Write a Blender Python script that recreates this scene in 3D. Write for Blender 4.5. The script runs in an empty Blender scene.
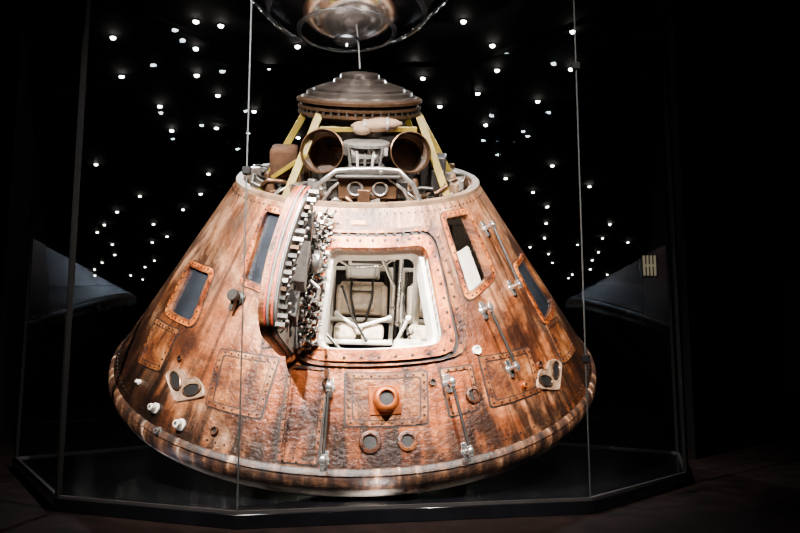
import bpy, math, random
from mathutils import Matrix, Vector
random.seed(7)
S=bpy.context.scene
rad=math.radians
# ------------------------------------------------------------------ camera
cam=bpy.data.cameras.new("camera"); co=bpy.data.objects.new("camera",cam); S.collection.objects.link(co)
cam.lens=36*770/800; co.location=(0,0,.85); co.rotation_euler=(rad(98),0,0); cam.clip_end=200
S.camera=co
# capsule frame: origin at the centre of the base rim, +Z the capsule axis (tilted toward the visitors)
M=Matrix.Translation((-.363,6.535,1.086))@Matrix.Rotation(rad(1.7),4,'Y')@Matrix.Rotation(rad(25.5),4,'X')
R0,R1,H=1.955,.943,1.43
K=(R0-R1)/H; L=math.sqrt(1+K*K); RM=1.35

# ------------------------------------------------------------------ mesh builder
class MB:
    def __init__(s): s.v=[];s.f=[];s.m=[]
    def add(s,vs,fs,mi=0):
        b=len(s.v); s.v+= [Vector(p) for p in vs]
        for f in fs: s.f.append([b+i for i in f]); s.m.append(mi)
    def rows(s,rows,mi=0,closed=True,cap0=False,cap1=False):
        n=len(rows[0]); vs=[p for r in rows for p in r]; fs=[]
        for j in range(len(rows)-1):
            for i in range(n if closed else n-1):
                k=(i+1)%n; fs.append((j*n+i,j*n+k,(j+1)*n+k,(j+1)*n+i))
        if cap0: fs.append(tuple(range(n))[::-1])
        if cap1: fs.append(tuple((len(rows)-1)*n+i for i in range(n)))
        s.add(vs,fs,mi)
    def lathe(s,prof,mat=Matrix(),n=24,mi=0,cap0=False,cap1=False):
        s.rows([[mat@Vector((r*math.cos(2*math.pi*i/n),r*math.sin(2*math.pi*i/n),z)) for i in range(n)] for r,z in prof],mi,True,cap0,cap1)
    def tube(s,pts,r,n=10,mi=0):
        pts=[Vector(p) for p in pts]; rows=[]; up=None
        for i,p in enumerate(pts):
            d=(pts[min(i+1,len(pts)-1)]-pts[max(i-1,0)]).normalized()
            if up is None:
                up=d.orthogonal().normalized()
            up=(up-d*up.dot(d)).normalized(); w=d.cross(up)
            rr=r[i] if isinstance(r,(list,tuple)) else r
            rows.append([p+(up*math.cos(2*math.pi*j/n)+w*math.sin(2*math.pi*j/n))*rr for j in range(n)])
        s.rows(rows,mi,True,True,True)
    def box(s,c,size,mat=Matrix(),mi=0):
        c=Vector(c); hx,hy,hz=[a/2 for a in size]
        vs=[mat@(c+Vector((x,y,z))) for x in(-hx,hx) for y in(-hy,hy) for z in(-hz,hz)]
        s.add(vs,[(0,1,3,2),(4,6,7,5),(0,4,5,1),(2,3,7,6),(0,2,6,4),(1,5,7,3)],mi)
    def ell(s,c,size,mat=Matrix(),mi=0,n=20,m=12,wob=0):
        rows=[]
        for j in range(m+1):
            t=math.pi*j/m-math.pi/2; t=max(min(t,1.5),-1.5)
            row=[]
            for i in range(n):
                a=2*math.pi*i/n; k=1+wob*math.sin(3*a+j)*math.cos(2*t+i*.7)
                row.append(mat@(Vector(c)+Vector((size[0]/2*math.cos(t)*math.cos(a)*k,size[1]/2*math.cos(t)*math.sin(a)*k,size[2]/2*math.sin(t)*k))))
            rows.append(row)
        s.rows(rows,mi,True,True,True)
def obj(mb,name,parent=None,mats=(),angle=35,bevel=0,label=None,subd=0):
    me=bpy.data.meshes.new(name); me.from_pydata([tuple(v) for v in mb.v],[],mb.f); 
    for i,m in enumerate(mb.m): me.polygons[i].material_index=m
    import bmesh
    bm=bmesh.new(); bm.from_mesh(me); bmesh.ops.recalc_face_normals(bm,faces=bm.faces); bm.to_mesh(me); bm.free()
    for m in mats: me.materials.append(m)
    for p in me.polygons: p.use_smooth=True
    me.set_sharp_from_angle(angle=rad(angle))
    o=bpy.data.objects.new(name,me); S.collection.objects.link(o)
    if parent: o.parent=parent
    if bevel:
        b=o.modifiers.new("bevel",'BEVEL'); b.width=bevel; b.segments=2; b.limit_method='ANGLE'; b.angle_limit=rad(40)
    if label: o["label"]=label
    return o
def thing(o,label,cat,group=None):
    o["label"]=label; o["category"]=cat
    if group: o["group"]=group
    return o
def empty(name,mat=None,parent=None):
    e=bpy.data.objects.new(name,None); e.empty_display_size=.2; S.collection.objects.link(e)
    if parent: e.parent=parent
    if mat is not None: e.matrix_world=mat
    return e

# ------------------------------------------------------------------ cone mapping (azimuth degrees, height z, offset along normal)
def cp(az,z,off=0):
    a=rad(az); r=R0-K*z+off/L
    return Vector((r*math.sin(a),-r*math.cos(a),z+off*K/L))
def fr(az,z,off=0):
    a=rad(az); X=Vector((math.cos(a),math.sin(a),0)); N=Vector((math.sin(a)/L,-math.cos(a)/L,K/L)); Y=N.cross(X)
    m=Matrix((X,Y,N)).transposed().to_4x4(); m.translation=cp(az,z,off); return m
def uv(p): return Vector((rad(p[0])*RM,p[1]*L))
def vu(q): return (math.degrees(q.x/RM),q.y/L)
def expand(poly,d):
    P=[uv(p) for p in poly]; n=len(P); out=[]
    area=sum(P[i].x*P[(i+1)%n].y-P[(i+1)%n].x*P[i].y for i in range(n)); sg=1 if area>0 else -1
    for i in range(n):
        a,b,c=P[i-1],P[i],P[(i+1)%n]
        e1=(b-a).normalized(); e2=(c-b).normalized()
        n1=Vector((e1.y,-e1.x))*sg; n2=Vector((e2.y,-e2.x))*sg
        m=(n1+n2); m=m/m.dot(n1) if abs(m.dot(n1))>1e-6 else n1
        out.append(vu(b+m*d))
    return out
def loop(poly,r,ns=8,nc=5):
    P=[uv(p) for p in poly]; n=len(P); cor=[]
    for i in range(n):
        a,b,c=P[i-1],P[i],P[(i+1)%n]
        rr=min(r,(a-b).length*.45,(c-b).length*.45)
        p0=b+(a-b).normalized()*rr; p1=b+(c-b).normalized()*rr
        cor.append([(p0*(1-t)**2+b*2*t*(1-t)+p1*t*t) for t in [k/nc for k in range(nc+1)]])
    out=[]
    for i in range(n):
        out+=cor[i]; e=cor[i][-1]; f=cor[(i+1)%n][0]
        out+=[e.lerp(f,k/ns) for k in range(1,ns)]
    return out
def ring(mb,outer,inner,ro,ri,o0,o1,mi=0,oi=None,m=4):
    A=loop(outer,ro); B=loop(inner,ri)
    oi=o0 if oi is None else oi
    c=lambda Q,off:[cp(*vu(q),off) for q in Q]
    rows=[c(A,o0)]+[c([a.lerp(b,j/m) for a,b in zip(A,B)],o1) for j in range(m+1)]+[c(B,oi)]
    mb.rows(rows,mi)
def plate(mb,poly,r,o0,o1,mi=0,m=5):
    A=loop(poly,r); ce=sum(A,Vector((0,0)))/len(A)
    rows=[[cp(*vu(a),o0) for a in A]]+[[cp(*vu(a.lerp(ce,j/m*.98)),o1) for a in A] for j in range(m+1)]
    mb.rows(rows,mi,True,False,True)
def bolts(mb,poly,r,sp,off,br=.008,h=.006,mi=1):
    A=loop(poly,r,40,8); n=len(A); acc=0
    for i in range(n):
        d=(A[(i+1)%n]-A[i]).length; acc+=d
        if acc>=sp:
            acc=0; az,z=vu(A[i]); mb.lathe([(br,-.002),(br,h),(br*.6,h*1.2)],fr(az,z,off),7,mi,False,True)

# ------------------------------------------------------------------ materials
def newmat(name):
    m=bpy.data.materials.new(name); m.use_nodes=True; nt=m.node_tree; return m,nt,nt.nodes,nt.links,nt.nodes["Principled BSDF"]
def simple(name,col,rough=.5,metal=0,var=.25,scale=12,bump=.2,emit=None,es=1,spec=None):
    m,nt,N,Lk,b=newmat(name)
    tc=N.new("ShaderNodeTexCoord"); no=N.new("ShaderNodeTexNoise"); no.inputs["Scale"].default_value=scale; no.inputs["Detail"].default_value=5
    Lk.new(tc.outputs["Object"],no.inputs["Vector"])
    r=N.new("ShaderNodeValToRGB"); r.color_ramp.elements[0].position=.3; r.color_ramp.elements[1].position=.7
    r.color_ramp.elements[0].color=tuple(c*(1-var) for c in col)+(1,); r.color_ramp.elements[1].color=tuple(min(1,c*(1+var)) for c in col)+(1,)
    Lk.new(no.outputs[0],r.inputs[0]); Lk.new(r.outputs[0],b.inputs["Base Color"])
    b.inputs["Roughness"].default_value=rough; b.inputs["Metallic"].default_value=metal
    if spec is not None: b.inputs["Specular IOR Level"].default_value=spec
    if bump:
        bp=N.new("ShaderNodeBump"); bp.inputs["Strength"].default_value=bump; bp.inputs["Distance"].default_value=.01
        Lk.new(no.outputs[0],bp.inputs["Height"]); Lk.new(bp.outputs[0],b.inputs["Normal"])
    if emit: b.inputs["Emission Color"].default_value=emit+(1,); b.inputs["Emission Strength"].default_value=es
    return m
def math_(N,Lk,op,a,b=None,clamp=False):
    n=N.new("ShaderNodeMath"); n.operation=op; n.use_clamp=clamp
    for i,x in enumerate((a,b)):
        if x is None: continue
        if isinstance(x,(int,float)): n.inputs[i].default_value=x
        else: Lk.new(x,n.inputs[i])
    return n.outputs[0]
def ramp(N,Lk,src,stops):
    r=N.new("ShaderNodeValToRGB"); e=r.color_ramp.elements
    while len(e)<len(stops): e.new(.5)
    for el,(p,c) in zip(e,stops): el.position=p; el.color=tuple(c)+(1,)
    Lk.new(src,r.inputs[0]); return r.outputs[0]
def mix(N,Lk,f,a,b,mode='MIX'):
    n=N.new("ShaderNodeMixRGB"); n.blend_type=mode
    for i,x in enumerate((f,a,b)):
        if isinstance(x,(int,float)): n.inputs[i].default_value=x
        elif isinstance(x,tuple): n.inputs[i].default_value=x+(1,)
        else: Lk.new(x,n.inputs[i])
    return n.outputs[0]
def noise(N,Lk,v,sc,det=6,ro=.6,stretch=None,off=0):
    if stretch:
        mp=N.new("ShaderNodeMapping"); mp.inputs["Scale"].default_value=stretch; mp.inputs["Location"].default_value=(off,off*.7,0); Lk.new(v,mp.inputs[0]); v=mp.outputs[0]
    n=N.new("ShaderNodeTexNoise"); n.inputs["Scale"].default_value=sc; n.inputs["Detail"].default_value=det; n.inputs["Roughness"].default_value=ro
    Lk.new(v,n.inputs["Vector"]); return n.outputs[0]
def scorched(name,kind):
    m,nt,N,Lk,b=newmat(name)
    mt=lambda op,a,c=None,cl=False: math_(N,Lk,op,a,c,cl)
    tc=N.new("ShaderNodeTexCoord"); sp=N.new("ShaderNodeSeparateXYZ"); Lk.new(tc.outputs["Object"],sp.inputs[0])
    ny=mt('MULTIPLY',sp.outputs[1],-1.0)
    az=mt('ARCTAN2',sp.outputs[0],ny); z=sp.outputs[2]
    cb=N.new("ShaderNodeCombineXYZ"); Lk.new(mt('MULTIPLY',az,1.4),cb.inputs[0]); Lk.new(mt('MULTIPLY',z,1.22),cb.inputs[1])
    P=cb.outputs[0]
    n1=noise(N,Lk,P,2.3,8,.64,(1,1,1),3); n2=noise(N,Lk,P,3.0,6,.6,(5,.6,1),1); n3=noise(N,Lk,P,38,4,.6); n4=noise(N,Lk,P,5.5,7,.66,(1,.8,1),9)
    n6=noise(N,Lk,P,2.2,5,.55,(7,.32,1),5); n7=noise(N,Lk,P,1.4,3,.5,(1,1,1),14); n8=noise(N,Lk,P,2.0,5,.6,(1.3,.8,1),23); n9=noise(N,Lk,P,3.4,5,.6,(1,.7,1),31)
    if kind=='hull':
        c=ramp(N,Lk,n1,[(.36,(.020,.008,.004)),(.45,(.11,.035,.012)),(.52,(.26,.095,.034)),(.59,(.42,.20,.095)),(.69,(.62,.40,.26))])
        up=mt('MULTIPLY',mt('MULTIPLY',mt('SUBTRACT',n7,.42),4.0,True),mt('MULTIPLY',mt('SUBTRACT',z,.40),1.7,True))
        c=mix(N,Lk,mt('MULTIPLY',up,.55),c,(.50,.31,.20))
        g=mt('SUBTRACT',1.0,mt('MULTIPLY',mt('ABSOLUTE',mt('SUBTRACT',az,.22)),.75),True)
        gz=mt('SUBTRACT',1.25,mt('MULTIPLY',mt('ABSOLUTE',mt('SUBTRACT',z,.42)),2.0),True)
        g=mt('MULTIPLY',mt('MULTIPLY',g,gz),mt('MULTIPLY',n4,2.2),True)
        c=mix(N,Lk,mt('MULTIPLY',g,.82),c,(.40,.078,.005))
        n5=mt('MULTIPLY',mt('SUBTRACT',n4,.49),7.0,True)
        c=mix(N,Lk,mt('MULTIPLY',n5,.72),c,(.13,.030,.007))
        c=mix(N,Lk,mt('MULTIPLY',mt('MULTIPLY',mt('SUBTRACT',n6,.51),8.0,True),.72),c,(.030,.011,.006))
        # burnt stains, heavier low down; flanks darker still, with light falloff painted in
        side_falloff=mt('MULTIPLY',mt('SUBTRACT',mt('ABSOLUTE',mt('SUBTRACT',az,.15)),.55),.55,True)
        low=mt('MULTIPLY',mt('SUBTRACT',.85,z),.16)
        st_=mt('MULTIPLY',mt('SUBTRACT',mt('ADD',mt('ADD',n9,low),mt('MULTIPLY',side_falloff,.35)),.60),9.0,True)
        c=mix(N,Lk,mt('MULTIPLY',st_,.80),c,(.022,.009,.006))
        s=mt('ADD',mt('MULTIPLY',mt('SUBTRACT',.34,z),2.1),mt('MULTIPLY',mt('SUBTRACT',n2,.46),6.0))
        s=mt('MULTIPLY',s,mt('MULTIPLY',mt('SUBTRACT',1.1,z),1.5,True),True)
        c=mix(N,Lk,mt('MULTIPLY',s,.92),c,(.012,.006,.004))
        big=ramp(N,Lk,n8,[(.37,(.36,.32,.30)),(.50,(.88,.86,.84)),(.62,(1.15,1.12,1.1))]); c=mix(N,Lk,1.0,c,big,'MULTIPLY')
        br=N.new("ShaderNodeTexBrick"); br.inputs["Scale"].default_value=9; br.inputs["Color1"].default_value=(1,1,1,1); br.inputs["Color2"].default_value=(.72,.69,.66,1)
        br.inputs["Mortar"].default_value=(.6,.55,.5,1); br.inputs["Mortar Size"].default_value=.010; Lk.new(P,br.inputs["Vector"])
        c=mix(N,Lk,.5,c,br.outputs[0],'MULTIPLY')
        rg=.36; b.inputs["Metallic"].default_value=.3
    elif kind=='frame':
        c=ramp(N,Lk,n4,[(.37,(.05,.012,.004)),(.46,(.24,.045,.006)),(.57,(.48,.12,.015)),(.70,(.58,.24,.07))]); rg=.36; b.inputs["Metallic"].default_value=.3
    elif kind=='panel':
        c=ramp(N,Lk,n4,[(.37,(.03,.009,.005)),(.47,(.12,.032,.009)),(.58,(.28,.09,.022)),(.72,(.44,.21,.10))])
        s=mt('MULTIPLY',mt('SUBTRACT',n2,.48),5.0,True); c=mix(N,Lk,mt('MULTIPLY',s,.85),c,(.018,.008,.005)); rg=.38; b.inputs["Metallic"].default_value=.3
    else: # base
        c=ramp(N,Lk,n2,[(.40,(.010,.005,.004)),(.50,(.045,.018,.009)),(.59,(.16,.07,.032)),(.68,(.66,.50,.37))])
        d=mt('MULTIPLY',mt('SUBTRACT',n4,.47),7.0,True); c=mix(N,Lk,mt('MULTIPLY',d,.88),c,(.014,.007,.005))
        lip_light=mt('MULTIPLY',mt('SUBTRACT',-.085,z),18.0,True); lip_light=mt('MULTIPLY',lip_light,mt('MULTIPLY',mt('SUBTRACT',n1,.42),6.0,True)); c=mix(N,Lk,lip_light,c,(.80,.70,.60)); rg=.45  # pale lower lip: low light on the rim is put into the colour
    f=ramp(N,Lk,n3,[(.3,(.45,.42,.40)),(.6,(1.1,1.1,1.1))]); c=mix(N,Lk,.5,c,f,'MULTIPLY')
    Lk.new(c,b.inputs["Base Color"]); b.inputs["Roughness"].default_value=rg
    bp=N.new("ShaderNodeBump"); bp.inputs["Strength"].default_value=.7; bp.inputs["Distance"].default_value=.022
    h=mt('ADD',mt('MULTIPLY',n3,.3),n4); Lk.new(h,bp.inputs["Height"]); Lk.new(bp.outputs[0],b.inputs["Normal"])
    return m
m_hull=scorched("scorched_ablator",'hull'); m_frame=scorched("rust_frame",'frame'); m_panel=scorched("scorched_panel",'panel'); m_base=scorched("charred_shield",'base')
m_bolt=simple("dark_bolt",(.015,.008,.005),.5,.4)
m_inside=simple("cabin_grey",(.10,.075,.055),.6,0,.4,6)
m_silver=simple("brushed_silver",(.36,.34,.32),.3,.9,.35,30)
m_bright=simple("bright_steel",(.75,.73,.70),.22,.95,.15,30)
m_dark=simple("dark_metal",(.020,.018,.016),.4,.3,.4,14)
m_bronze=simple("bronze",(.085,.046,.025),.32,.8,.4,18)
m_canin=simple("can_interior",(.035,.018,.010),.5,.3,.5,10)
m_olive=simple("olive_gold_paint",(.115,.078,.004),.42,.2,.3,9)
m_beige=simple("beige_cloth",(.13,.078,.045),.85,0,.3,14,.5)
m_pack=simple("brown_pack",(.030,.014,.007),.9,0,.5,14,.5,spec=.1)
m_white=simple("white_paint",(.78,.73,.64),.45,0,.2,10)
m_seat=simple("seat_fabric",(.58,.47,.35),.8,0,.3,18,.4)
m_red=simple("red_stripe",(.36,.026,.008),.5,0,.25,20)
m_grey=simple("grey_layer",(.12,.105,.095),.5,.2,.3,20)
m_tan=simple("tan_deck",(.13,.075,.042),.6,.2,.5,9,.4)
m_fairing=simple("pale_fairing",(.21,.125,.075),.5,.2,.5,16,.4)
m_topcap=simple("dark_cap_metal",(.05,.040,.034),.3,.7,.4,7,.15)
m_black=simple("black_cavity",(.004,.003,.003),.5,0)
m_nozz=simple("rust_nozzle",(.30,.065,.010),.38,.5,.4,14)
m_chrome=simple("polished_metal",(.80,.80,.82),.11,1,.06,3,.0)
m_chrome2=simple("polished_metal_trim",(.50,.50,.52),.22,1,.1,3,.0)
m_label=simple("orange_label",(.50,.15,.01),.5,0,.1)
m_darkglass=simple("dark_window_pane",(.012,.014,.018),.08,0,.3,4,0)
def glass(name,tint,base,k,rough=0.0):
    m,nt,N,Lk,b=newmat(name); N.remove(b)
    lw=N.new("ShaderNodeLayerWeight"); lw.inputs[0].default_value=.5
    p=math_(N,Lk,'POWER',lw.outputs["Facing"],4.0); f=math_(N,Lk,'ADD',math_(N,Lk,'MULTIPLY',p,k),base,True)
    t=N.new("ShaderNodeBsdfTransparent"); t.inputs[0].default_value=tint+(1,)
    g=N.new("ShaderNodeBsdfGlossy"); g.inputs["Roughness"].default_value=rough; g.inputs["Color"].default_value=(.72,.86,1,1) if name=="case_glass" else (1,1,1,1)
    mx=N.new("ShaderNodeMixShader"); Lk.new(f,mx.inputs[0]); Lk.new(t.outputs[0],mx.inputs[1]); Lk.new(g.outputs[0],mx.inputs[2]); Lk.new(mx.outputs[0],N["Material Output"].inputs[0])
    return m
m_glassback=glass("case_glass",(.95,.96,.96),.06,.8); m_pane=glass("window_glass",(.8,.8,.8),.04,.5,.05)

# ------------------------------------------------------------------ CAPSULE
cap=empty("space_capsule",M)
thing(cap,"scorched orange-brown conical spacecraft capsule with its hatch open","space capsule")
HI=[(-6.2,1.184),(27.2,1.183),(25.2,.63),(-6.6,.628)]
HO=[(-12.1,1.285),(35.5,1.292),(31.6,.545),(-10.2,.56)]
WL=[(-35.4,1.345),(-25.8,1.34),(-21.4,.915),(-32.4,.945)]
WR=[(39.4,1.325),(52.8,1.32),(50.2,.945),(37.8,.875)]
WLL=[(-62.4,.87),(-47.7,.90),(-44.8,.62),(-58.7,.595)]
WRR=[(66,.90),(80,.895),(80,.55),(65,.545)]
# hull shell with real openings
mb=MB(); n=144
def circ(r,z): return [Vector((r*math.sin(2*math.pi*i/n),-r*math.cos(2*math.pi*i/n),z)) for i in range(n)]
outp=[(R0-K*z,z) for z in [H*j/24 for j in range(25)]]
inp=[(R0-K*z-.075,z) for z in [H*j/24 for j in range(25)]][::-1]
mb.rows([circ(*p) for p in outp]); 
mb.rows([circ(*p) for p in inp],1)
mb.rows([circ(*outp[-1]),circ(*inp[0])]); mb.rows([circ(*inp[-1]),circ(*outp[0])])
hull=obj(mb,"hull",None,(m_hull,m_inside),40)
import bmesh
bm=bmesh.new(); bm.from_mesh(hull.data); bmesh.ops.remove_doubles(bm,verts=bm.verts,dist=1e-5); bmesh.ops.recalc_face_normals(bm,faces=bm.faces); bm.to_mesh(hull.data); bm.free()
cut=[]
for poly,r,e in ((HI,.09,.03),(WL,.04,.008),(WR,.04,.008),(WLL,.03,.008),(WRR,.03,.008)):
    c=MB(); A=loop(expand(poly,e),r); c.rows([[cp(*vu(a),-.25) for a in A],[cp(*vu(a),.25) for a in A]],0,True,True,True)
    co_=obj(c,"cutter"); cut.append(co_); bo=hull.modifiers.new("b",'BOOLEAN'); bo.operation='DIFFERENCE'; bo.solver='EXACT'; bo.object=co_
dg=bpy.context.evaluated_depsgraph_get(); me=bpy.data.meshes.new_from_object(hull.evaluated_get(dg)); hull.modifiers.clear(); hull.data=me
for c in cut: bpy.data.objects.remove(c,do_unlink=True)
for p in me.polygons: p.use_smooth=True
me.set_sharp_from_angle(angle=rad(30)); hull.parent=cap
hull["label"]="scorched tan and rust conical hull"

# aft heat shield
def lat(prof,mi=0,n=144,mat=Matrix()): mb.lathe(prof,mat,n,mi)
mb=MB()
lat([(1.93,.0),(1.962,-.004),(1.972,-.02),(1.974,-.06),(1.962,-.10),(1.94,-.14),(1.90,-.18),(1.84,-.22),(1.72,-.27),(1.4,-.36),(1.0,-.44),(.5,-.50),(.01,-.52)])
obj(mb,"heat_shield",cap,(m_base,),40,label="charred blunt heat shield with pale streaks")
mb=MB(); lat([(R0+.001-K*.035,.035),(R0+.012-K*.03,.032),(R0+.012,.006),(R0,.0)]); 
obj(mb,"base_seam_ring",cap,(m_base,),40)

# hatch frame
mb=MB()
e1=expand(HI,.105); e2=expand(HI,.075); e3=expand(HI,.03)
ring(mb,expand(HO,.012),HO,.17,.16,0,.004,2,.0,1)
ring(mb,HO,e1,.16,.14,0,.022,3,.0)
ring(mb,e1,e2,.14,.12,.0,.006,2,-.02)
ring(mb,e2,HI,.12,.09,-.02,.030,0,-.05)
bolts(mb,expand(HO,-.035),.14,.075,.021,.010); bolts(mb,expand(HI,.05),.11,.085,.029,.011)
obj(mb,"hatch_frame",cap,(m_frame,m_bolt,m_black,m_panel),40,label="rust-orange bolted hatch surround")
mb=MB(); A=loop(HI,.09); c=lambda Q,off:[cp(*vu(q),off) for q in Q]; B=loop(expand(HI,-.025),.08)
mb.rows([c(A,.0),c(A,-.05),c(B,-.06),c(B,-.17),c(A,-.20)])
obj(mb,"hatch_jamb",cap,(m_white,),40,label="pale inner hatch sill")

# windows
def window(poly,fw,pane,r=.045,lab=None,d=-.02):
    mb=MB(); o=expand(poly,fw)
    ring(mb,expand(o,.008),o,r+fw*.8,r+fw*.7,0,.0035,3,0,1)
    ring(mb,o,expand(poly,.012),r+fw*.7,r,0,.012,0,-.0); ring(mb,expand(poly,.016),poly,r,r*.8,0,.014,2,-.05)
    bolts(mb,expand(poly,fw*.6),r+fw*.4,.05,.011,.007)
    w=obj(mb,"window_frame",cap,(m_frame,m_bolt,m_panel,m_black),40,label=lab)
    mb=MB(); plate(mb,expand(poly,.004),r,d-.01,d)
    obj(mb,"window_pane",w,(pane,),40)
window(WL,.045,m_darkglass,lab="tall rust window surround beside the hatch"); window(WR,.045,m_pane,lab="tall rust window surround beside the hatch",d=-.03)
window(WLL,.045,m_darkglass,lab="square rust window surround",d=-.012); window(WRR,.04,m_darkglass,lab="square rust window surround",d=-.005)
mb=MB(); plate(mb,[(39,1.12),(53,1.16),(50.5,.93),(37.5,.86)],.03,-.12,-.11); obj(mb,"window_shade",cap,(m_white,),40)

# access panels
def panel(poly,r=.02,w=.03,fill=True,sp=.045):
    mb=MB()
    if fill: plate(mb,poly,r,-.002,.004)
    ring(mb,poly,expand(poly,-w),r,r,.0,.009,0); bolts(mb,expand(poly,-w*.5),r,sp,.009,.008,.004)
    ring(mb,expand(poly,.009),poly,r+.005,r,.0,.0035,2,0,1)
    if fill: ring(mb,expand(poly,-w),expand(poly,-w-.007),r,r,.004,.0055,2,.004,1)
    return obj(mb,"access_panel",cap,(m_panel,m_bolt,m_black),40)
panel([(1,.51),(19.5,.50),(17.8,.235),(1.5,.245)])
panel([(34,.52),(51,.475),(48.5,.23),(33,.25)])
panel([(-31,.54),(-15,.56),(-16,.24),(-29,.24)])
panel([(-62,.50),(-48,.54),(-47,.29),(-58,.24)])
panel([(64,.52),(76,.47),(74,.24),(62,.27)])
panel([(23,.50),(31,.49),(30,.26),(23,.25)],fill=False,w=.02)
panel([(-12,.53),(-3,.53),(-3.5,.05),(-11,.05)],fill=False,w=.015,sp=.06)
panel([(-24,1.36),(-18,1.36),(-15,.62),(-20,.6)],fill=False,w=.015,sp=.06)
mb=MB()
for z in (.075,):
    for i in range(-88,89,2): mb.lathe([(.007,-.002),(.007,.005)],fr(i,z,.0),6,0,False,True)
for i in range(-84,85,3): mb.lathe([(.007,-.002),(.007,.005)],fr(i,1.385,.0),6,0,False,True)
o=obj(mb,"rim_bolts",cap,(m_bolt,),40); o["kind"]="stuff"

# pitch thruster nozzle in the centre panel
mb=MB(); f=fr(9.5,.37)
mb.box((0,0,.004),(.20,.18,.016),f)
mb.lathe([(.075,.0),(.080,.03),(.084,.07),(.078,.10),(.060,.115),(.048,.115),(.042,.09)],f,28,0); mb.lathe([(.044,.092),(.001,.093)],f,20,1)
obj(mb,"thruster_nozzle",cap,(m_nozz,m_black),40,bevel=.003,label="rust-coloured protruding thruster nozzle")
def port(az,z,r,hole=m_black,ringm=m_panel,h=.015,lab="round dark port"):
    mb=MB(); f=fr(az,z)
    mb.lathe([(r,-.004),(r,h),(r*.9,h+.004),(r*.68,h+.004),(r*.62,h-.004),(r*.6,.002)],f,24,0); mb.lathe([(r*.62,.003),(.001,.003)],f,24,1)
    for i in range(8):
        a=i*math.pi/4; mb.lathe([(.005,0),(.005,h+.007)],f@Matrix.Translation((r*.8*math.cos(a),r*.8*math.sin(a),0)),6,1,False,True)
    return obj(mb,"port",cap,(ringm,hole),40,label=lab)
port(6.2,.165,.068); port(13.4,.16,.062); port(29.5,.335,.055); port(-3,.46,.03); port(20.5,.44,.025); port(-25,.13,.03); port(52,.36,.022)
port(34,.56,.032,m_white,m_white,.012,"small white round fitting"); port(-42,.41,.02)
def stub(az,z,r,h,mat,lab):
    mb=MB(); f=fr(az,z); mb.lathe([(r*1.5,-.004),(r*1.5,.012),(r,.014),(r,h),(r*.75,h+.006)],f,20,0,False,True); mb.lathe([(r*.5,h+.0065),(.001,h+.0066)],f,12,1)
    obj(mb,"vent_stub",cap,(mat,m_black),40,label=lab)
stub(-42,.115,.024,.05,m_white,"short white vent stub"); stub(-33.3,.10,.026,.05,m_white,"short white vent stub"); stub(-52,.17,.014,.03,m_white,"short white vent stub")
stub(-38,.02,.02,.03,m_grey,"short grey vent stub"); stub(43.5,.30,.022,.03,m_nozz,"short rust vent stub")
mb=MB(); f=fr(-31.5,.83); mb.lathe([(.05,0),(.05,.02),(.03,.03),(.03,.06),(.045,.07),(.04,.09)],f,18,0,False,True); mb.box((0,-.05,.04),(.03,.10,.03),f)
obj(mb,"latch_knob",cap,(m_dark,),40)
mb=MB(); mb.box((0,0,.004),(.10,.03,.006),fr(3.5,1.335)); obj(mb,"label_plate",cap,(m_label,),40,label="small orange label plate")

def bow(az,z,tilt):
    f=fr(az,z)@Matrix.Rotation(rad(tilt),4,'Z'); mb=MB(); n=64
    def shp(k,h):
        out=[]
        for i in range(n):
            a=2*math.pi*i/n; c_,s_=math.cos(a),math.sin(a)
            x=.195*k*c_*(1-.34*max(0,-s_)); y=k*(.085*s_ if s_>0 else .115*s_*(1-.35*abs(c_)))
            if s_>0: y-=k*.035*math.exp(-(x/.045)**2)
            out.append(f@Vector((x,y+.01,h)))
        return out
    mb.rows([shp(1.06,-.01),shp(1.04,.008),shp(1.0,.012),shp(.93,.006),shp(.05,.004)],0,True,False,True)
    o=obj(mb,"thruster_fairing",cap,(m_fairing,),40,label="pale heart-shaped fairing with twin dark outlets")
    for sx in(-1,1):
        mb=MB(); g=f@Matrix.Translation((sx*.088,0.008,.006))@Matrix.Rotation(rad(sx*27),4,'Z')
        m2=g@Matrix.Diagonal((1.6,.86,1,1))
        mb.lathe([(.050,-.01),(.050,.009),(.045,.012),(.041,.003)],m2,28,0); mb.lathe([(.043,.004),(.001,.004)],m2,28,1)
        obj(mb,"thruster_outlet",o,(m_bronze,m_black),40)
bow(-37,.285,-3); bow(54,.265,6)

def rail(a0,z0,a1,z1,r=.011):
    p0,p1=fr(a0,z0),fr(a1,z1); h=.075
    A=p0@Vector((0,0,h)); B=p1@Vector((0,0,h)); d=(B-A).normalized()
    mb=MB(); mb.tube([A-d*.02,A.lerp(B,.25),A.lerp(B,.5),A.lerp(B,.75),B+d*.02],r)
    o=obj(mb,"handrail",cap,(m_dark,),40,label="dark grab rail on pale standoffs")
    for p in(p0,p1):
        mb=MB(); mb.lathe([(.034,-.003),(.034,.01),(.018,.016),(.015,h-.02),(.022,h-.012),(.022,h+.016),(.010,h+.02)],p,14,0,False,True); mb.box((0,0,.008),(.045,.12,.016),p)
        mb.box((0,.0,h),(.028,.065,.028),p)
        obj(mb,"bracket",o,(m_bright,),40,bevel=.003)
rail(59.5,1.20,56.5,.82); rail(40.5,.76,41.5,.41); rail(24,.42,24.5,.06); rail(-2.2,.43,-2.2,.07)

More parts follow.
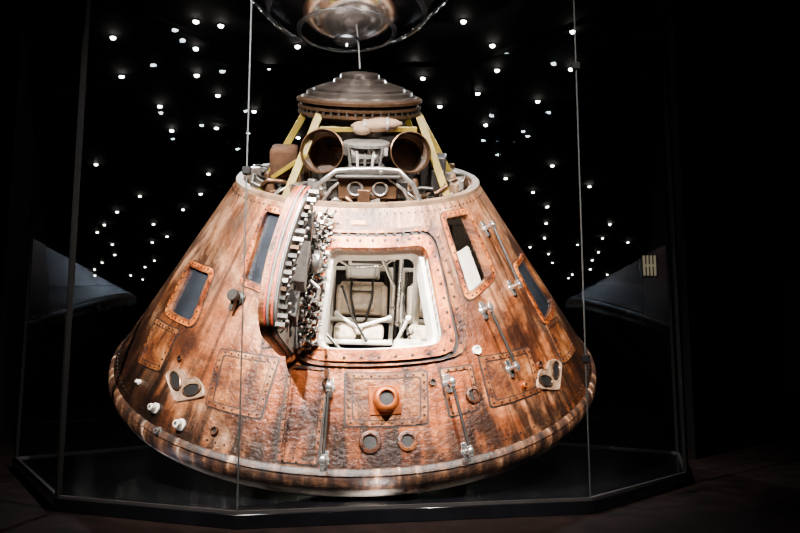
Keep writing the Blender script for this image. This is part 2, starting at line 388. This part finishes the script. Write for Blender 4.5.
# ------------------------------------------------------------------ hatch door standing open
A_=cp(-10.5,.56,.04); B_=cp(-12.5,1.31,.04)
V=(B_-A_).normalized(); Nn=fr(-11,.9).to_3x3()@Vector((0,0,1)); T=fr(-11,.9).to_3x3()@Vector((-1,0,0))
ph=-15
U=(Nn*math.cos(rad(ph))+T*math.sin(rad(ph))).normalized(); U=(U-V*U.dot(V)).normalized(); W=U.cross(V).normalized()
if W.x>0: W=-W   # W points to the outer (left) face
hl=(B_-A_).length; hw=.74
D=Matrix((U,V,W)).transposed().to_4x4(); D.translation=A_
door=empty("hatch_door",None,cap); door["label"]="thick open hatch door with striped edge and latch linkages"
def bul(x,y): return .05*(1-((y-hl/2)/(hl/2))**2)+.10*(1-y/hl)*x/hw
def dl(inset,w):
    x0,x1,y0,y1=.0+inset,hw-inset,inset,hl-inset; r=.17-inset*.6; pts=[]
    for cx,cy,a0 in((x1-r,y0+r,-90),(x1-r,y1-r,0),(x0+.06,y1-.06,90),(x0+.06,y0+.06,180)):
        rr=r if cx>hw/2 else .06
        for k in range(9):
            a=rad(a0+90*k/8); pts.append((cx+rr*math.cos(a),cy+rr*math.sin(a)))
    n=len(pts); dense=[]
    for i in range(n):
        p,q=pts[i],pts[(i+1)%n]; s=8 if i%9==8 else 1
        for k in range(s): dense.append((p[0]+(q[0]-p[0])*k/s,p[1]+(q[1]-p[1])*k/s))
    return [D@Vector((x,y,w+bul(x,y))) for x,y in dense]
lay=[(.0,.010,.018,1),(.010,.016,.008,0),(.016,.026,.0,2),(.026,.040,.008,4),(.040,.052,.0,1),(.052,.056,.008,3),(.056,.066,.0,2),(.066,.095,.0,4)]
mb=MB()
for w0,w1,ins,mi in lay: mb.rows([dl(ins,w0),dl(ins,w1)],mi)
for k in range(len(lay)-1): mb.rows([dl(lay[k][2],lay[k][1]),dl(lay[k+1][2],lay[k][1])],3)
ce=dl(.0,.095); inn=dl(.018,.0)
cx=sum(ce,Vector())/len(ce); mb.rows([ce]+[[p.lerp(cx,t) for p in ce] for t in(.3,.6,.98)],4,True,False,True)
cx=sum(inn,Vector())/len(inn); mb.rows([inn]+[[p.lerp(cx,t) for p in inn] for t in(.3,.6,.98)],1,True,False,True)
obj(mb,"door_slab",door,(m_silver,m_grey,m_red,m_black,m_panel),40,label="layered door slab with red and grey stripes")
mb=MB()
for i in range(17):
    y=.06+i*(hl-.12)/16
    for x,s in((hw-.09,1),(.10,1)):
        dz=-.02-random.random()*.035; bu=bul(x,y)
        mb.box((x,y,dz/2+bu),(.07,.022,abs(dz)+.02),D,(0,1,2,2,3)[i%5])
        mb.tube([D@Vector((x-.03,y,dz+bu)),D@Vector((x+.03,y+.02,dz-.02+bu))],.008,8,(i+1)%3)
        mb.ell((x+.03,y+.02,dz-.022+bu),(.022,.022,.022),D,0,10,6)
        mb.tube([D@Vector((x-.05,y-.03,-.02+bu)),D@Vector((x-.02,y+.02,-.06+bu))],.005,6,2)
for x in(hw-.12,.14,hw*.5):
    ys=[.06+(hl-.12)*k/10 for k in range(11)]
    mb.tube([D@Vector((x,yy,-.03+bul(x,yy))) for yy in ys],.009,8,2)
obj(mb,"latch_linkage",door,(m_silver,m_grey,m_dark,m_bronze),40,label="ring of silver latch linkages")
mb=MB()
mb.box((hw*.45,hl*.55,bul(hw*.45,hl*.55)-.04),(.24,.26,.09),D,0); mb.box((hw*.5,hl*.25,bul(hw*.5,hl*.25)-.03),(.26,.16,.08),D,1)
mb.lathe([(.07,0),(.07,.04),(.04,.055)],D@Matrix.Translation((hw*.45,hl*.6,-.04))@Matrix.Rotation(math.pi,4,'X'),20,2,False,True)
mb.box((hw*.55,hl*.8,bul(hw*.5,hl*.8)-.02),(.2,.12,.07),D,1)
obj(mb,"gear_box",door,(m_grey,m_dark,m_silver),40,bevel=.006)
mb=MB(); mb.tube([D@Vector((hw*.5,hl*.45,-.04)),D@Vector((hw*.5,hl*.40,-.10)),D@Vector((hw*.72,hl*.28,-.10)),D@Vector((hw*.8,hl*.26,-.08))],.012,8)
obj(mb,"handle",door,(m_silver,),40)
for zz in (.70,1.10):
    mb=MB(); f=fr(-10,zz,.03); mb.tube([f@Vector((0,-.06,.02)),f@Vector((0,.06,.02))],.022,12); mb.box((.02,0,.0),(.08,.08,.03),f); mb.box((-.02,0,.05),(.04,.04,.08),f)
    obj(mb,"hinge",door,(m_silver,),40,bevel=.004)
mb=MB(); rl=[]
for i in range(32):
    z=.62+i*.0235; f=fr(-7.8+1.8*math.sin(i*2.1),z,.03); hh=.05+.10*math.sin(math.pi*i/31)
    mb.box((0,0,.015+.012*(i%3)),(.040,.020,.04),f,(0,1,2,1)[i%4]); mb.tube([f@Vector((-.03,0,hh-.02)),f@Vector((.035,.02,hh+.015))],.006,8,(i+1)%3); mb.ell((.035,.02,hh+.016),(.020,.020,.020),f,(0,2,0,1)[i%4],10,6)
    mb.tube([f@Vector((-.04,-.02,hh)),f@Vector((-.01,.03,hh+.05))],.006,6,i%2); mb.box((-.03,.0,hh+.04),(.02,.02,.05),f,i%2)
    mb.tube([f@Vector((0,0,0)),f@Vector((-.02,0,hh+.02))],.006,6,1); rl.append(f@Vector((0,0,.02)))
mb.tube(rl,.010,8,1)
obj(mb,"latch_pawls",door,(m_bright,m_dark,m_white),40)

# ------------------------------------------------------------------ cabin interior
mb=MB(); mb.lathe([(1.85,.04),(.01,.04)],Matrix(),64,0); obj(mb,"cabin_floor",cap,(m_dark,),40)
mb=MB()
mb.box((0.1,.62,.55),(2.0,.30,.95),Matrix(),0)
for i in range(7):
    for j in range(4):
        mb.box((-.75+i*.28,.455,.18+j*.23),(.24,.04+.03*((i*j)%3),.19),Matrix(),(i+2*j)%3)
obj(mb,"equipment_bay",cap,(m_inside,m_grey,m_dark),40,bevel=.006,label="grey equipment lockers at the back of the cabin")
def couch(x0):
    e=empty("crew_couch",None,cap); e["label"]="beige crew couch on white tubular frame"
    R=Matrix.Translation((x0,-.50,.40))@Matrix.Rotation(rad(-28),4,'X')
    mb=MB(); 
    mb.box((0,0,.20),(.34,.09,.26),R); mb.box((-.17,-.03,.18),(.05,.12,.24),R); mb.box((.17,-.03,.18),(.05,.12,.24),R)
    mb.box((0,-.06,.27),(.18,.04,.05),R); mb.box((0,-.06,.13),(.20,.04,.06),R)
    obj(mb,"backrest",e,(m_seat,),40,bevel=.03)
    mb=MB(); mb.box((0,-.14,-.06),(.36,.28,.09),R); mb.box((-.1,-.30,-.09),(.16,.08,.12),R); mb.box((.1,-.30,-.09),(.16,.08,.12),R); obj(mb,"seat",e,(m_seat,),40,bevel=.03)
    mb=MB(); mb.box((0,.0,.40),(.20,.08,.08),R); mb.box((-.11,-.03,.40),(.04,.12,.10),R); mb.box((.11,-.03,.40),(.04,.12,.10),R); obj(mb,"headrest",e,(m_white,),40,bevel=.02)
    mb=MB()
    for sx in(-.23,.23):
        mb.tube([R@Vector((sx,.02,.45)),R@Vector((sx,.02,.05)),R@Vector((sx,-.10,-.12)),R@Vector((sx,-.32,-.16))],.018)
    mb.tube([R@Vector((-.23,.02,.44)),R@Vector((.23,.02,.44))],.016); mb.tube([R@Vector((-.23,-.32,-.16)),R@Vector((.23,-.32,-.16))],.02); mb.tube([R@Vector((-.23,-.06,.03)),R@Vector((.23,-.06,.03))],.018)
    obj(mb,"couch_frame",e,(m_white,),40)
    mb=MB()
    for sx in(-.08,.08): mb.tube([R@Vector((sx,-.055,.34)),R@Vector((sx,-.09,.2)),R@Vector((sx*.5,-.10,.03)),R@Vector((sx*.4,-.20,.0))],.010,6)
    mb.tube([R@Vector((-.09,-.07,.25)),R@Vector((.09,-.07,.25))],.008,6)
    obj(mb,"harness",e,(m_dark,),40)
couch(.06); couch(.60); couch(-.50)
def strut(pts,r,mat,name="strut",lab=None):
    mb=MB(); mb.tube(pts,r); 
    for p in(pts[0],pts[-1]): mb.ell(p,(r*3.2,)*3,Matrix(),0,12,8)
    obj(mb,name,cap,(mat,),40,label=lab)
strut([(.48,-.78,1.16),(.47,-.70,.62),(.45,-.65,.10)],.030,m_white,lab="white couch support strut")
strut([(.36,-.78,1.10),(.34,-.70,.50)],.016,m_bright); strut([(.30,-.70,1.10),(.33,-.62,.30)],.010,m_dark)
strut([(-.16,-.85,1.15),(-.17,-.80,.55),(-.20,-.75,.10)],.022,m_white); strut([(-.24,-.80,1.15),(-.26,-.75,.2)],.03,m_dark)
strut([(-.10,-.75,1.07),(.15,-.75,1.09),(.50,-.78,1.08)],.026,m_white); strut([(-.12,-.72,1.0),(-.02,-.62,.9),(.20,-.62,.91),(.30,-.72,1.0)],.012,m_bright)
strut([(.20,-.95,1.13),(.31,-.75,.80),(.30,-.7,.62)],.012,m_bright); strut([(.60,-.85,1.1),(.58,-.8,.6),(.62,-.8,.3)],.014,m_bright)
strut([(-.10,-.80,.60),(.05,-.85,.52),(.28,-.80,.58)],.014,m_white); strut([(.30,-.85,.34),(.42,-.9,.62)],.014,m_white); strut([(-.18,-.9,.50),(-.02,-.95,.34)],.012,m_bright)
strut([(-.05,-.92,.85),(.02,-.9,.62),(.12,-.92,.45)],.009,m_dark); strut([(.40,-.88,.95),(.38,-.86,.72),(.42,-.9,.50)],.010,m_dark)
mb=MB(); mb.box((.10,-.35,.93),(.30,.03,.20),Matrix(),0); mb.box((.10,-.37,.93),(.25,.02,.15),Matrix(),1); obj(mb,"viewing_panel",cap,(m_white,m_dark),40,bevel=.004,label="dark panel in a pale frame")
mb=MB()
for i in range(6):
    mb.tube([(-.3+.1*math.sin(i*1.7+k*.9)+.04*i, -.85+.05*math.cos(i+k), .12+.07*i*.3+.05*math.sin(k*1.3+i)) if k%2 else (-.1+.12*k,-.9+.02*i,.2+.02*i+.05*math.sin(k+i)) for k in range(6)],.012,6,i%2)
obj(mb,"hose_bundle",cap,(m_white,m_grey),60)
mb=MB(); mb.box((.42,-1.05,.40),(.20,.16,.20),Matrix(),0); mb.box((-.05,-1.0,.27),(.20,.14,.12),Matrix(),1); mb.ell((.2,-1.0,.34),(.18,.15,.14),Matrix(),1)
obj(mb,"stowage_bag",cap,(m_white,m_seat),40,bevel=.02,label="pale stowage bags by the sill")

# ------------------------------------------------------------------ forward deck and docking tunnel
mb=MB(); n=96
mb.lathe([(R1-.10,H-.11),(R1-.075,H-.10),(R1-.07,H-.005),(R1-.05,H+.018),(R1+.004,H+.018),(R1+.008,H-.012)],Matrix(),n,0)
obj(mb,"deck_rim",cap,(m_tan,),40,label="tan ring around the forward deck")
mb=MB(); mb.lathe([(R1-.06,H-.10),(.30,H-.08)],Matrix(),n,0)
obj(mb,"forward_deck",cap,(m_dark,),40)
mb=MB()
mats=(m_tan,m_dark,m_olive,m_silver,m_grey,m_bronze,m_beige)
for i in range(170):
    a=rad(random.uniform(-130,130)); r=random.uniform(.55,.83); f=Matrix.Translation((r*math.sin(a),-r*math.cos(a),H-.09))@Matrix.Rotation(a+random.uniform(-.3,.3),4,'Z')
    w,d,h=random.uniform(.03,.10),random.uniform(.03,.09),random.uniform(.05,.20); mi=random.choice((0,0,1,1,1,1,2,3,4,5,5,5))
    if i%3: mb.box((0,0,h/2),(w,d,h),f,mi)
    else: mb.lathe([(w*.4,0),(w*.4,h),(w*.25,h*1.15)],f,12,mi,False,True)
o=obj(mb,"deck_equipment",cap,mats,40,bevel=.004,label="packed tan, olive and dark fittings on the deck"); o["kind"]="stuff"
for i in range(12):
    mb=MB(); a0=rad(-100+i*17); pts=[]
    for k in range(12):
        a=a0+rad(3.2*k); r=.72+.12*math.sin(k*.9+i*2); pts.append((r*math.sin(a),-r*math.cos(a),H+.03+.05*math.sin(k*1.1+i)))
    mb.tube(pts,.009+.004*(i%3),8); obj(mb,"hose",cap,((m_silver,m_dark,m_bronze)[i%3],),60)
mb=MB()
mb.lathe([(.33,H-.09),(.33,2.0)],Matrix(),48,0)
for z in (1.55,1.70,1.85): mb.lathe([(.33,z),(.35,z+.005),(.35,z+.03),(.33,z+.035)],Matrix(),48,1)
obj(mb,"docking_tunnel",cap,(m_dark,m_bronze),40)
mb=MB()
mb.lathe([(.33,1.92),(.40,1.92),(.455,1.945),(.47,1.95),(.47,1.965),(.45,1.97),(.45,1.99),(.47,1.995),(.47,2.01),(.45,2.015),(.45,2.035),(.478,2.04),(.478,2.06),(.462,2.07),(.43,2.072)],Matrix(),72,0)
for i in range(48):
    a=2*math.pi*i/48; mb.box((0,0,0),(.016,.012,.05),Matrix.Translation((.460*math.sin(a),-.460*math.cos(a),1.99))@Matrix.Rotation(a,4,'Z'),1)
ringo=obj(mb,"docking_ring",cap,(m_bronze,m_dark),40,label="bronze ribbed docking ring")
mb=MB()
mb.lathe([(.44,2.07),(.43,2.082),(.405,2.086),(.400,2.112),(.385,2.120),(.372,2.120),(.368,2.108),(.350,2.108),(.345,2.135),(.335,2.142),(.24,2.172),(.20,2.178),(.195,2.20),(.185,2.206),(.150,2.208),(.148,2.235),(.135,2.245),(.05,2.256),(.01,2.258)],Matrix(),72,0)
obj(mb,"docking_cap",cap,(m_topcap,),25,label="dark stepped metal cap")

def beam(p,q,w=.055,mat=m_olive,name="gusset_strut"):
    p,q=Vector(p),Vector(q); d=(q-p); ln=d.length; d.normalize(); x=d.cross(Vector((0,1,0))).normalized(); y=d.cross(x)
    m=Matrix((x,y,d)).transposed().to_4x4(); m.translation=p; mb=MB()
    mb.box((0,0,ln/2),(w*.25,w,ln),m); mb.box((0,-w/2,ln/2),(w,w*.2,ln),m); mb.box((0,w/2,ln/2),(w,w*.2,ln),m)
    obj(mb,name,cap,(mat,),40,bevel=.003)
beam((-.27,-.36,1.96),(-.50,-.66,1.36)); beam((.46,-.28,1.96),(.70,-.52,1.36)); beam((-.40,-.15,1.95),(-.74,-.25,1.36),.05); beam((.45,.0,1.95),(.80,-.10,1.36),.05)
beam((-.34,.30,1.95),(-.55,.5,1.36),.05); beam((.34,.3,1.95),(.55,.5,1.36),.05)
beam((-.26,-.42,1.87),(.44,-.36,1.88),.035); beam((.56,-.42,1.66),(.70,-.30,1.40),.03); beam((-.60,-.48,1.52),(-.34,-.52,1.70),.03)
def can(x,y,z,r,yaw):
    f=Matrix.Translation((x,y,z))@Matrix.Rotation(rad(yaw),4,'Z')@Matrix.Rotation(rad(72),4,'X')
    mb=MB(); mb.lathe([(r*.9,-.36),(r*.92,-.10),(r*.94,-.02),(r,.0),(r,.02),(r*.95,.024),(r*.93,.01),(r*.90,-.05),(r*.90,-.14),(r*.84,-.15),(r*.84,-.30)],f,40,0,True)
    mb.lathe([(r*.86,-.28),(.001,-.29)],f,40,1); 
    for k in range(4): mb.lathe([(r*.90,-.03-.03*k),(r*.87,-.035-.03*k),(r*.90,-.045-.03*k)],f,40,1)
    obj(mb,"mortar_can",cap,(m_bronze,m_canin),40,label="open bronze parachute mortar can")
can(-.225,-.56,1.735,.160,-10); can(.395,-.54,1.74,.150,16)
mb=MB(); f=Matrix.Translation((.085,-.56,1.60))
mb.lathe([(.10,0),(.13,.02),(.13,.05),(.09,.07),(.09,.10),(.15,.115),(.15,.135),(.10,.15),(.10,.175),(.165,.185),(.165,.205),(.155,.212)],f,32,0,False,True)
for i in range(6): mb.box((-.14+.056*i,-.10,.16),(.03,.04,.05),f,i%2+1)
mb.box((0,-.10,.10),(.22,.06,.04),f,1)
for i in range(5): mb.tube([f@Vector((-.12+.06*i,-.12,.19)),f@Vector((-.10+.05*i,-.16,.05))],.010,8,(i%2)+1)
mb.ell((-.04,-.12,.12),(.05,.05,.05),f,0); mb.ell((.06,-.12,.12),(.05,.05,.05),f,0)
obj(mb,"latch_stack",cap,(m_silver,m_dark,m_grey),40,label="stacked silver latch assembly")
mb=MB(); f=Matrix.Translation((.105,-.76,1.53))@Matrix.Rotation(rad(6),4,'Z')
mb.box((0,0,0),(.40,.12,.15),f,0); mb.box((0,-.02,.085),(.44,.16,.022),f,1); mb.box((-.24,.03,-.02),(.08,.1,.12),f,1); mb.box((.24,.03,-.02),(.08,.1,.12),f,1)
for x in(-.085,.085):
    g=f@Matrix.Translation((x,-.06,0))@Matrix.Rotation(rad(90),4,'X'); mb.lathe([(.055,-.01),(.055,.012),(.042,.014),(.04,0)],g,20,2); mb.lathe([(.042,.002),(.001,.002)],g,20,3)
obj(mb,"pyro_box",cap,(m_bronze,m_dark,m_silver,m_black),40,bevel=.006,label="box with two round sockets")
mb=MB(); mb.tube([(-.27,-.82,1.44),(-.23,-.84,1.55),(-.10,-.84,1.65),(0,-.83,1.66),(.2,-.82,1.665),(.32,-.81,1.655),(.42,-.80,1.56),(.47,-.78,1.45)],.018,10)
mb.tube([(-.20,-.80,1.42),(-.14,-.82,1.52),(-.04,-.82,1.60),(.24,-.80,1.61),(.36,-.79,1.52),(.40,-.77,1.43)],.012,10)
for x in(-.1,.2): mb.tube([(x,-.84,1.655),(x,-.80,1.60)],.010,8)
obj(mb,"yoke_arm",cap,(m_silver,),60,label="curved metal yoke tube")
mb=MB(); f=Matrix.Translation((.15,-.44,1.915))@Matrix.Rotation(rad(-4),4,'Y'); mb.ell((0,0,0),(.36,.14,.10),f,0,28,16,.04); mb.ell((-.10,-.02,-.02),(.14,.12,.09),f,0,20,12,.04)
for x in(-.08,.08): mb.lathe([(.072,-.01),(.076,0),(.072,.01)],f@Matrix.Translation((x,0,0))@Matrix.Rotation(rad(90),4,'Y')@Matrix.Diagonal((.68,1,1,1)),20,1)
obj(mb,"float_bag",cap,(m_beige,m_grey),60,label="folded beige flotation bag")
mb=MB(); mb.box((-.56,-.30,1.62),(.20,.26,.22),Matrix.Rotation(.1,4,'Z'),0); obj(mb,"parachute_pack",cap,(m_pack,),40,bevel=.03,label="packed brown parachute block")
mb=MB(); mb.box((.60,-.25,1.58),(.18,.2,.22),Matrix.Rotation(-.1,4,'Z'),0); mb.box((.60,-.40,1.52),(.10,.10,.16),Matrix(),0); obj(mb,"electronics_box",cap,(m_black,),40,bevel=.01)

# ------------------------------------------------------------------ stand under the capsule
PZ=.08
mb=MB(); f=Matrix.Translation((-.36,6.78,0)); mb.lathe([(.75,PZ),(.75,PZ+.04),(.35,PZ+.06),(.30,.40),(.42,.50),(.45,.56)],f,40,0,True,True)
st=obj(mb,"display_stand",None,(m_dark,),40); thing(st,"dark round pedestal holding up the capsule","stand")

# ------------------------------------------------------------------ polished dome hanging above
DO=Vector((-.405,5.57,4.34))
dome=empty("hanging_dome",Matrix.Translation(DO)); thing(dome,"mirror-polished round metal dome hanging above the capsule","metal dome")
mb=MB(); R=.97; pr=[]
for k in range(60):
    t=rad(90*k/59); r=R*math.sin(t); z=-R*math.cos(t)
    pr.append((max(r,.004),z))
pr+=[(R+.05,.0),(R+.05,.03),(R,.04),(R*.8,.16),(R*.4,.25),(.03,.28)]
mb.lathe(pr,Matrix(),96,0,True,True); obj(mb,"dome_shell",dome,(m_chrome,),30)
mb=MB()
for t0 in (22,38,60):
    t=rad(t0); mb.lathe([(R*math.sin(t+d)+.004*e,-(R*math.cos(t+d))-.006*e) for d,e in((-.02,0),(-.016,1),(.016,1),(.02,0))],Matrix(),96,0)
mb.lathe([(.10,-R+.002),(.09,-R-.012),(.05,-R-.02),(.02,-R-.03),(.01,-R-.05)],Matrix(),32,0,False,True)
obj(mb,"dome_trim",dome,(m_chrome2,),40)
mb=MB(); mb.tube([(0,0,.27),(0,0,.65)],.02); obj(mb,"hanger_rod",dome,(m_dark,),40)
tip=M@Vector((0,0,2.275))-DO
mb=MB(); mb.tube([(tip.x-.02,tip.y+.05,-R+.05),tip],.005,8); obj(mb,"tether_cable",dome,(m_silver,),40)

# ------------------------------------------------------------------ DISPLAY CASE (front glass left out between slim glass-edge posts; only rear-side panes built)
CT=4.95
poly=[(-.91,4.45),(1.18,4.93),(2.24,6.2),(2.75,7.8),(.95,9.7),(-1.8,9.8),(-3.55,7.3),(-2.16,5.02)]
case=empty("display_case",Matrix.Translation((-.3,7,0))); thing(case,"tall many-sided glass display case around the capsule","display case")
off=Vector((-.3,7,0)); P2=[Vector((x,y,0))-off for x,y in poly]; n=len(P2)
def outset(d): 
    out=[]
    for i in range(n):
        a,b,c=P2[i-1],P2[i],P2[(i+1)%n]; e1=(b-a).normalized(); e2=(c-b).normalized(); n1=Vector((e1.y,-e1.x,0)); n2=Vector((e2.y,-e2.x,0)); m=n1+n2; out.append(b+m/m.dot(n1)*d)
    return out
m_plinth=simple("black_gloss_plinth",(.003,.003,.004),.12,0,.3,3,0,spec=.3)
m_trim=simple("dark_bronze_trim",(.03,.027,.027),.45,.4,.2,6,.0)
m_edge=simple("pale_glass_edge",(.035,.04,.04),.3,.3,.1,6,0)
m_clamp=simple("black_metal",(.002,.002,.002),.8,.0,.2,6,0,spec=.1)
mb=MB(); o1=outset(.03); mb.rows([[p for p in o1],[p+Vector((0,0,PZ)) for p in o1]],0,True,True,True)
obj(mb,"plinth",case,(m_plinth,),30,bevel=.004,label="low black glossy plinth")
mb=MB(); a,b=outset(.012),outset(-.012); z0,z1=PZ,PZ+.016
mb.rows([[p+Vector((0,0,z0)) for p in a],[p+Vector((0,0,z1)) for p in a],[p+Vector((0,0,z1)) for p in b],[p+Vector((0,0,z0)) for p in b]],0)
obj(mb,"base_frame",case,(m_trim,),20)
mb=MB(); z0,z1=CT-.06,CT
mb.rows([[p+Vector((0,0,z0)) for p in a],[p+Vector((0,0,z1)) for p in a],[p+Vector((0,0,z1)) for p in b],[p+Vector((0,0,z0)) for p in b],[p+Vector((0,0,z0)) for p in a]],0)
obj(mb,"top_frame",case,(m_clamp,),20)
for i in range(n):
    p,q=P2[i],P2[(i+1)%n]; d=(q-p).normalized(); nn=Vector((d.y,-d.x,0))*.005; p=p+d*.012; q=q-d*.012
    mb=MB(); vs=[p-nn,q-nn,q+nn,p+nn]; mb.rows([[v+Vector((0,0,PZ+.012)) for v in vs],[v+Vector((0,0,CT-.03)) for v in vs]],0,True,True,True)
    if i in (3,5): obj(mb,"glass_panel",case,(m_glassback,),20)
    c=P2[i]; thin=i in(0,1); w=.0045 if thin else .022; mb=MB(); mb.lathe([(w,PZ+.01),(w,CT-.03)],Matrix.Translation(c),8 if thin else 4,0,True,True)
    obj(mb,"corner_mullion",case,(m_edge if thin else m_clamp,),30)
for i,z in((0,2.05),(0,3.3),(1,.95),(1,2.9)):
    mb=MB(); mb.box((0,0,0),(.05,.035,.045),Matrix.Translation(P2[i]+Vector((0,0,z)))); obj(mb,"glass_clamp",case,(m_clamp,),30,bevel=.004)

# ------------------------------------------------------------------ ROOM
def quad(name,vs,mat):
    mb=MB(); mb.add(vs,[(0,1,2,3)]); o=obj(mb,name,None,(mat,)); o["kind"]="structure"; return o
m_floor=simple("dark_carpet",(.007,.0035,.003),.8,0,.8,5,.3,spec=.08); m_wall=simple("black_wall",(.003,.003,.003),.9,0,.3,2,0,spec=.1); m_ceil=simple("black_ceiling",(.004,.004,.004),.8,0,.3,2,0,spec=.2)
quad("floor",[(-18,-3,0),(18,-3,0),(18,37,0),(-18,37,0)],m_floor)
quad("ceiling",[(-18,-3,5.0),(-18,37,5.0),(18,37,5.0),(18,-3,5.0)],m_ceil)
quad("wall_back",[(-18,36,0),(18,36,0),(18,36,5),(-18,36,5)],m_wall)
quad("wall_right",[(3.0,8,0),(11.5,36,0),(11.5,36,5),(3.0,8,5)],m_wall)
quad("wall_left",[(-4.4,8.5,0),(-16.5,36,0),(-16.5,36,5),(-4.4,8.5,5)],m_wall)
quad("wall_front",[(-18,-2.8,0),(18,-2.8,0),(18,-2.8,5),(-18,-2.8,5)],m_wall)
m_lamp,nt,N,Lk,b=newmat("warm_lamp"); b.inputs["Emission Color"].default_value=(1,.93,.85,1); b.inputs["Emission Strength"].default_value=40; b.inputs["Base Color"].default_value=(1,1,1,1)
mb=MB(); mb.lathe([(.040,0),(.041,-.015),(.034,-.02)],Matrix(),14,1,True,False); mb.ell((0,0,-.022),(.066,.066,.05),Matrix(),0,14,8)
dl0=obj(mb,"downlight",None,(m_lamp,m_clamp),40); 
near=[(-3.55,9.04),(-3.89,10.29),(-3.73,11.5),(-2.41,8.6),(-2.61,9.36),(-2.83,10.25),(-2.72,11.03),(-2.14,8.71),(-2.31,11.73),(-1.78,9.97),(-1.3,9.3),(.2,9.85),(.32,10.36),(.75,8.6),(1.17,9.27),(1.33,10.07),(2.1,11.28),(2.1,8.87),(2.33,10.03),(1.43,12.4),(-3.1,12.56),(-3.9,12.7),(.62,11.5),(1.15,10.95),(-1.2,8.4),(-.9,10.9)]
pts=list(near); y=13.6
while y<34:
    x=-.42*y+.8
    while x<.29*y:
        if random.random()<.9:
            q=(x+random.uniform(-.5,.5),y+random.uniform(-.6,.6))
            if all(math.hypot(q[0]-p[0],q[1]-p[1])>1.15 for p in pts): pts.append(q)
        x+=1.5
    y+=1.8
for i,(x,y) in enumerate(pts):
    o=dl0 if i==0 else dl0.copy()
    if i: S.collection.objects.link(o)
    o.location=(x,y,5.0); thing(o,"small glowing round downlight set in the black ceiling","ceiling light","ceiling downlights")
m_sign,nt,N,Lk,b=newmat("dim_lit_panel"); b.inputs["Emission Color"].default_value=(1,.8,.5,1); b.inputs["Emission Strength"].default_value=.22; b.inputs["Base Color"].default_value=(.1,.1,.1,1)
lp=empty("lit_display_board",Matrix.Translation((3.46,10.6,2.35))); thing(lp,"small dimly lit board on the black wall behind the case","display board")
mb=MB(); mb.box((0,0,0),(.24,.05,.34)); obj(mb,"board_frame",lp,(m_clamp,),30)
mb=MB()
for i in range(4): mb.box((-.075+.05*i,-.028,0),(.028,.012,.28))
mb.box((0,-.027,.0),(.16,.008,.03))
obj(mb,"glowing_strip",lp,(m_sign,),30)

# ------------------------------------------------------------------ lights
def area(name,loc,tgt,e,size,col=(1,.95,.9),spread=180):
    l=bpy.data.lights.new(name,'AREA'); l.energy=e; l.shape='DISK'; l.size=size; l.color=col; l.spread=rad(spread); o=bpy.data.objects.new(name,l); S.collection.objects.link(o)
    o.location=loc; o.rotation_euler=(Vector(tgt)-Vector(loc)).to_track_quat('-Z','Y').to_euler(); return o
area("key_light",(-2.6,1.4,4.7),(-.6,5.5,1.4),165,.12,(1,.94,.87),44)
area("key_light",(-.6,1.0,4.7),(-.2,5.4,1.4),115,.12,(1,.94,.87),32)
area("fill_light",(2.4,1.6,4.7),(.0,5.5,1.4),120,.12,(1,.92,.83),46)
area("top_light",(-1.6,4.9,4.7),(-.5,6,2.2),6,.07,(1,.95,.9),90)
area("top_light",(1.0,5.3,4.7),(-.2,6,2.2),6,.07,(1,.95,.9),90)
area("added_rear_light",(-2.0,9.0,4.7),(-.4,7.4,1.9),60,.10,(.85,.93,1),80)  # added lamps: brighten the capsule's back so the rear glass mirrors it
area("added_rear_light",(1.4,8.9,4.7),(-.3,7.4,1.9),60,.10,(.85,.93,1),80)
area("added_dome_light",(-2.4,.4,.3),(-.5,5.5,4.2),40,.15,(1,.97,.95),18)  # unseen low lamps, added to brighten the hanging dome
area("added_dome_light",(-.4,.2,.15),(-.4,5.5,4.3),26,.12,(1,.97,.95),16)
area("added_dome_light",(1.8,.4,.3),(-.3,5.5,4.2),40,.15,(1,.97,.95),18)
area("added_lip_light",(-.1,4.66,.10),(-.2,5.2,.35),1.3,.10,(1,.97,.95),120)  # small lamps added to light up the heat shield's lower lip
area("added_lip_light",(-1.75,5.0,.10),(-1.3,5.5,.4),1.1,.10,(.86,.85,1),120)
def pt(name,loc,e,r=.06,col=(1,.92,.82)):
    l=bpy.data.lights.new(name,'POINT'); l.energy=e; l.shadow_soft_size=r; l.color=col; o=bpy.data.objects.new(name,l); S.collection.objects.link(o); o.location=M@Vector(loc)
pt("cabin_light",(.12,-.90,1.25),24); pt("cabin_light",(.4,-.1,1.0),3); pt("cabin_light",(.15,-1.30,.42),5)  # the last is an extra lamp added to brighten the couch fronts
w=bpy.data.worlds.new("world"); S.world=w; w.use_nodes=True; w.node_tree.nodes["Background"].inputs[0].default_value=(.01,.01,.012,1); w.node_tree.nodes["Background"].inputs[1].default_value=.1
